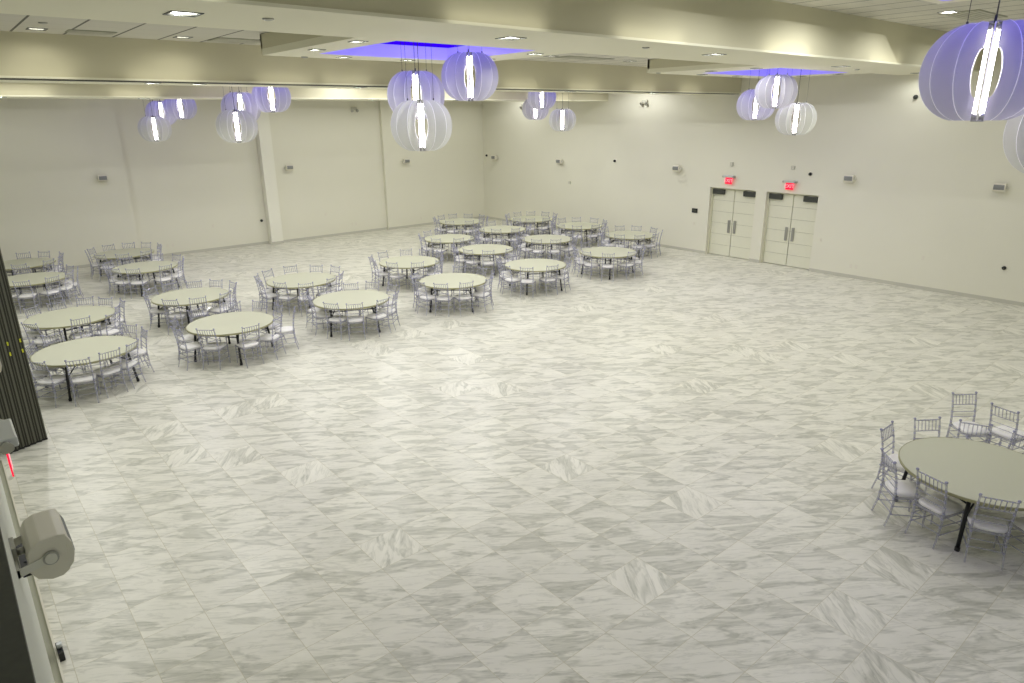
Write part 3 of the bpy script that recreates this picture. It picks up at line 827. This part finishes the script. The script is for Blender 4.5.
for (x, z, lb) in ((-13.6, .98, 'pale wall switch left of the pilaster'), (-8.81, 1.0, 'pale wall switch right of the pilaster')):
    plateobj('wall_switch', lb, 'light switch', x, wl_y(x), z, 'L', .08, .12, .008, M['cream'], inner='toggle')
for (x, z, lb) in ((-7.56, .43, 'pale wall outlet on the far wall, left of the middle pair'), (-7.38, .43, 'pale wall outlet on the far wall, right of the middle pair'), (-15.4, .40, 'pale wall outlet behind the left tables, left of its pair'), (-15.2, .40, 'pale wall outlet behind the left tables, right of its pair'), (-3.95, .37, 'pale wall outlet low on the end bay')):
    plateobj('wall_outlet', lb, 'outlet', x, wl_y(x), z, 'L', .08, .13, .008, M['cream'])
plateobj('wall_camera', 'small round black device beside the pilaster', 'wall device', -11.62, wl_y(-11.6), .99, 'L', .11, .11, .05, M['black'], True)

# near-wall hardware
t = wall_thing('door_closer', 'black closer box on the near wall below the large speaker', 'door closer', -22.18, -22.9, 2.02, 'N')
b = bmesh.new(); box(b, 0, .06, -.22, .22, -.03, .03); obj('closer_body', b, M['black'], t, bevel=.004)
b = bmesh.new(); tube(b, [(.06, .15, 0), (.10, .05, .01), (.03, -.12, .03)], .01, 6); obj('closer_arm', b, M['dark'], t)
t = wall_thing('door_stop', 'black and brass floor stop at the foot of the near wall', 'door stop', -22.10, -21.36, 0.0, 'N')
b = bmesh.new(); box(b, .0, .05, -.10, .10, .0, .10); obj('stop_base', b, M['black'], t, bevel=.006)
b = bmesh.new(); tube(b, [(.03, 0, .10), (.03, 0, .15)], .025, 10); obj('stop_cap', b, M['silver'], t)

# ------------------------------------------------------------------ folded partition
t = thing('folding_partition', 'dark folded accordion partition stacked beside the left tables', 'room divider', (-21.45, -15.55, 0))
NP_ = 7
ux, uy = Vector((-.62, -.26)).normalized()
for k in range(NP_):
    b = bmesh.new(); w = .092
    ox, oy = ux*w*k, uy*w*k
    box(b, -.085, -.002, .012, 1.15, .03, 5.66, 0)              # fabric slab
    box(b, -.085, -.072, 0, .03, .03, 5.66, 1); box(b, -.016, -.002, 0, .03, .03, 5.66, 1)
    box(b, -.048, -.040, .002, .03, .03, 5.66, 1)
    box(b, -.072, -.048, .02, .03, .03, 5.66, 2); box(b, -.040, -.016, .02, .03, .03, 5.66, 2)
    box(b, -.090, -.000, .0, 1.15, .0, .03, 2)
    p = obj('partition_panel', b, [M['panel'], M['zebra_l'], M['zebra_d']], t); p.location = (ox, oy, 0)
    if k in (0, 2, 4, 5):
        b = bmesh.new()
        for z in (1.55, 1.72): box(b, -.052, -.03, -.004, .0, z, z+.06)
        o = obj('hinge_tag', b, M['yellow'], p)
    b = bmesh.new(); tube(b, [(-.043, .575, 5.66), (-.043, .575, 5.70)], .02, 8); obj('trolley', b, M['steel'], p)

# ------------------------------------------------------------------ camera, world, view
cam = bpy.data.cameras.new('camera'); co = bpy.data.objects.new('camera', cam); col.objects.link(co)
yaw, pitch, roll = 0.8718019904386314, 0.3198757968298528, -0.01080946924320547
f = Vector((math.cos(yaw)*math.cos(pitch), math.sin(yaw)*math.cos(pitch), -math.sin(pitch)))
r = Vector((math.sin(yaw), -math.cos(yaw), 0)); u = r.cross(f)
r2 = math.cos(roll)*r + math.sin(roll)*u; u2 = -math.sin(roll)*r + math.cos(roll)*u
Mx = Matrix(((r2.x, u2.x, -f.x, 0), (r2.y, u2.y, -f.y, 0), (r2.z, u2.z, -f.z, 0), (0, 0, 0, 1)))
co.matrix_world = Matrix.Translation((-22.12889, -28.44523, 5.04995)) @ Mx
cam.sensor_fit = 'HORIZONTAL'; cam.sensor_width = 36; cam.lens = 36*680.03/1024; cam.clip_start = .05; cam.clip_end = 200
sc.camera = co
w = bpy.data.worlds.new('world'); sc.world = w; w.use_nodes = True
bg = w.node_tree.nodes['Background']; bg.inputs[0].default_value = (.9, .95, .86, 1); bg.inputs[1].default_value = .36
sc.view_settings.view_transform = 'Standard'; sc.view_settings.look = 'None'
sc.view_settings.exposure = 0; sc.view_settings.gamma = 1
sc.cycles.transparent_max_bounces = 24; sc.cycles.max_bounces = 6; sc.cycles.diffuse_bounces = 4
sc.cycles.use_denoising = True
sc.cycles.sample_clamp_indirect = 6
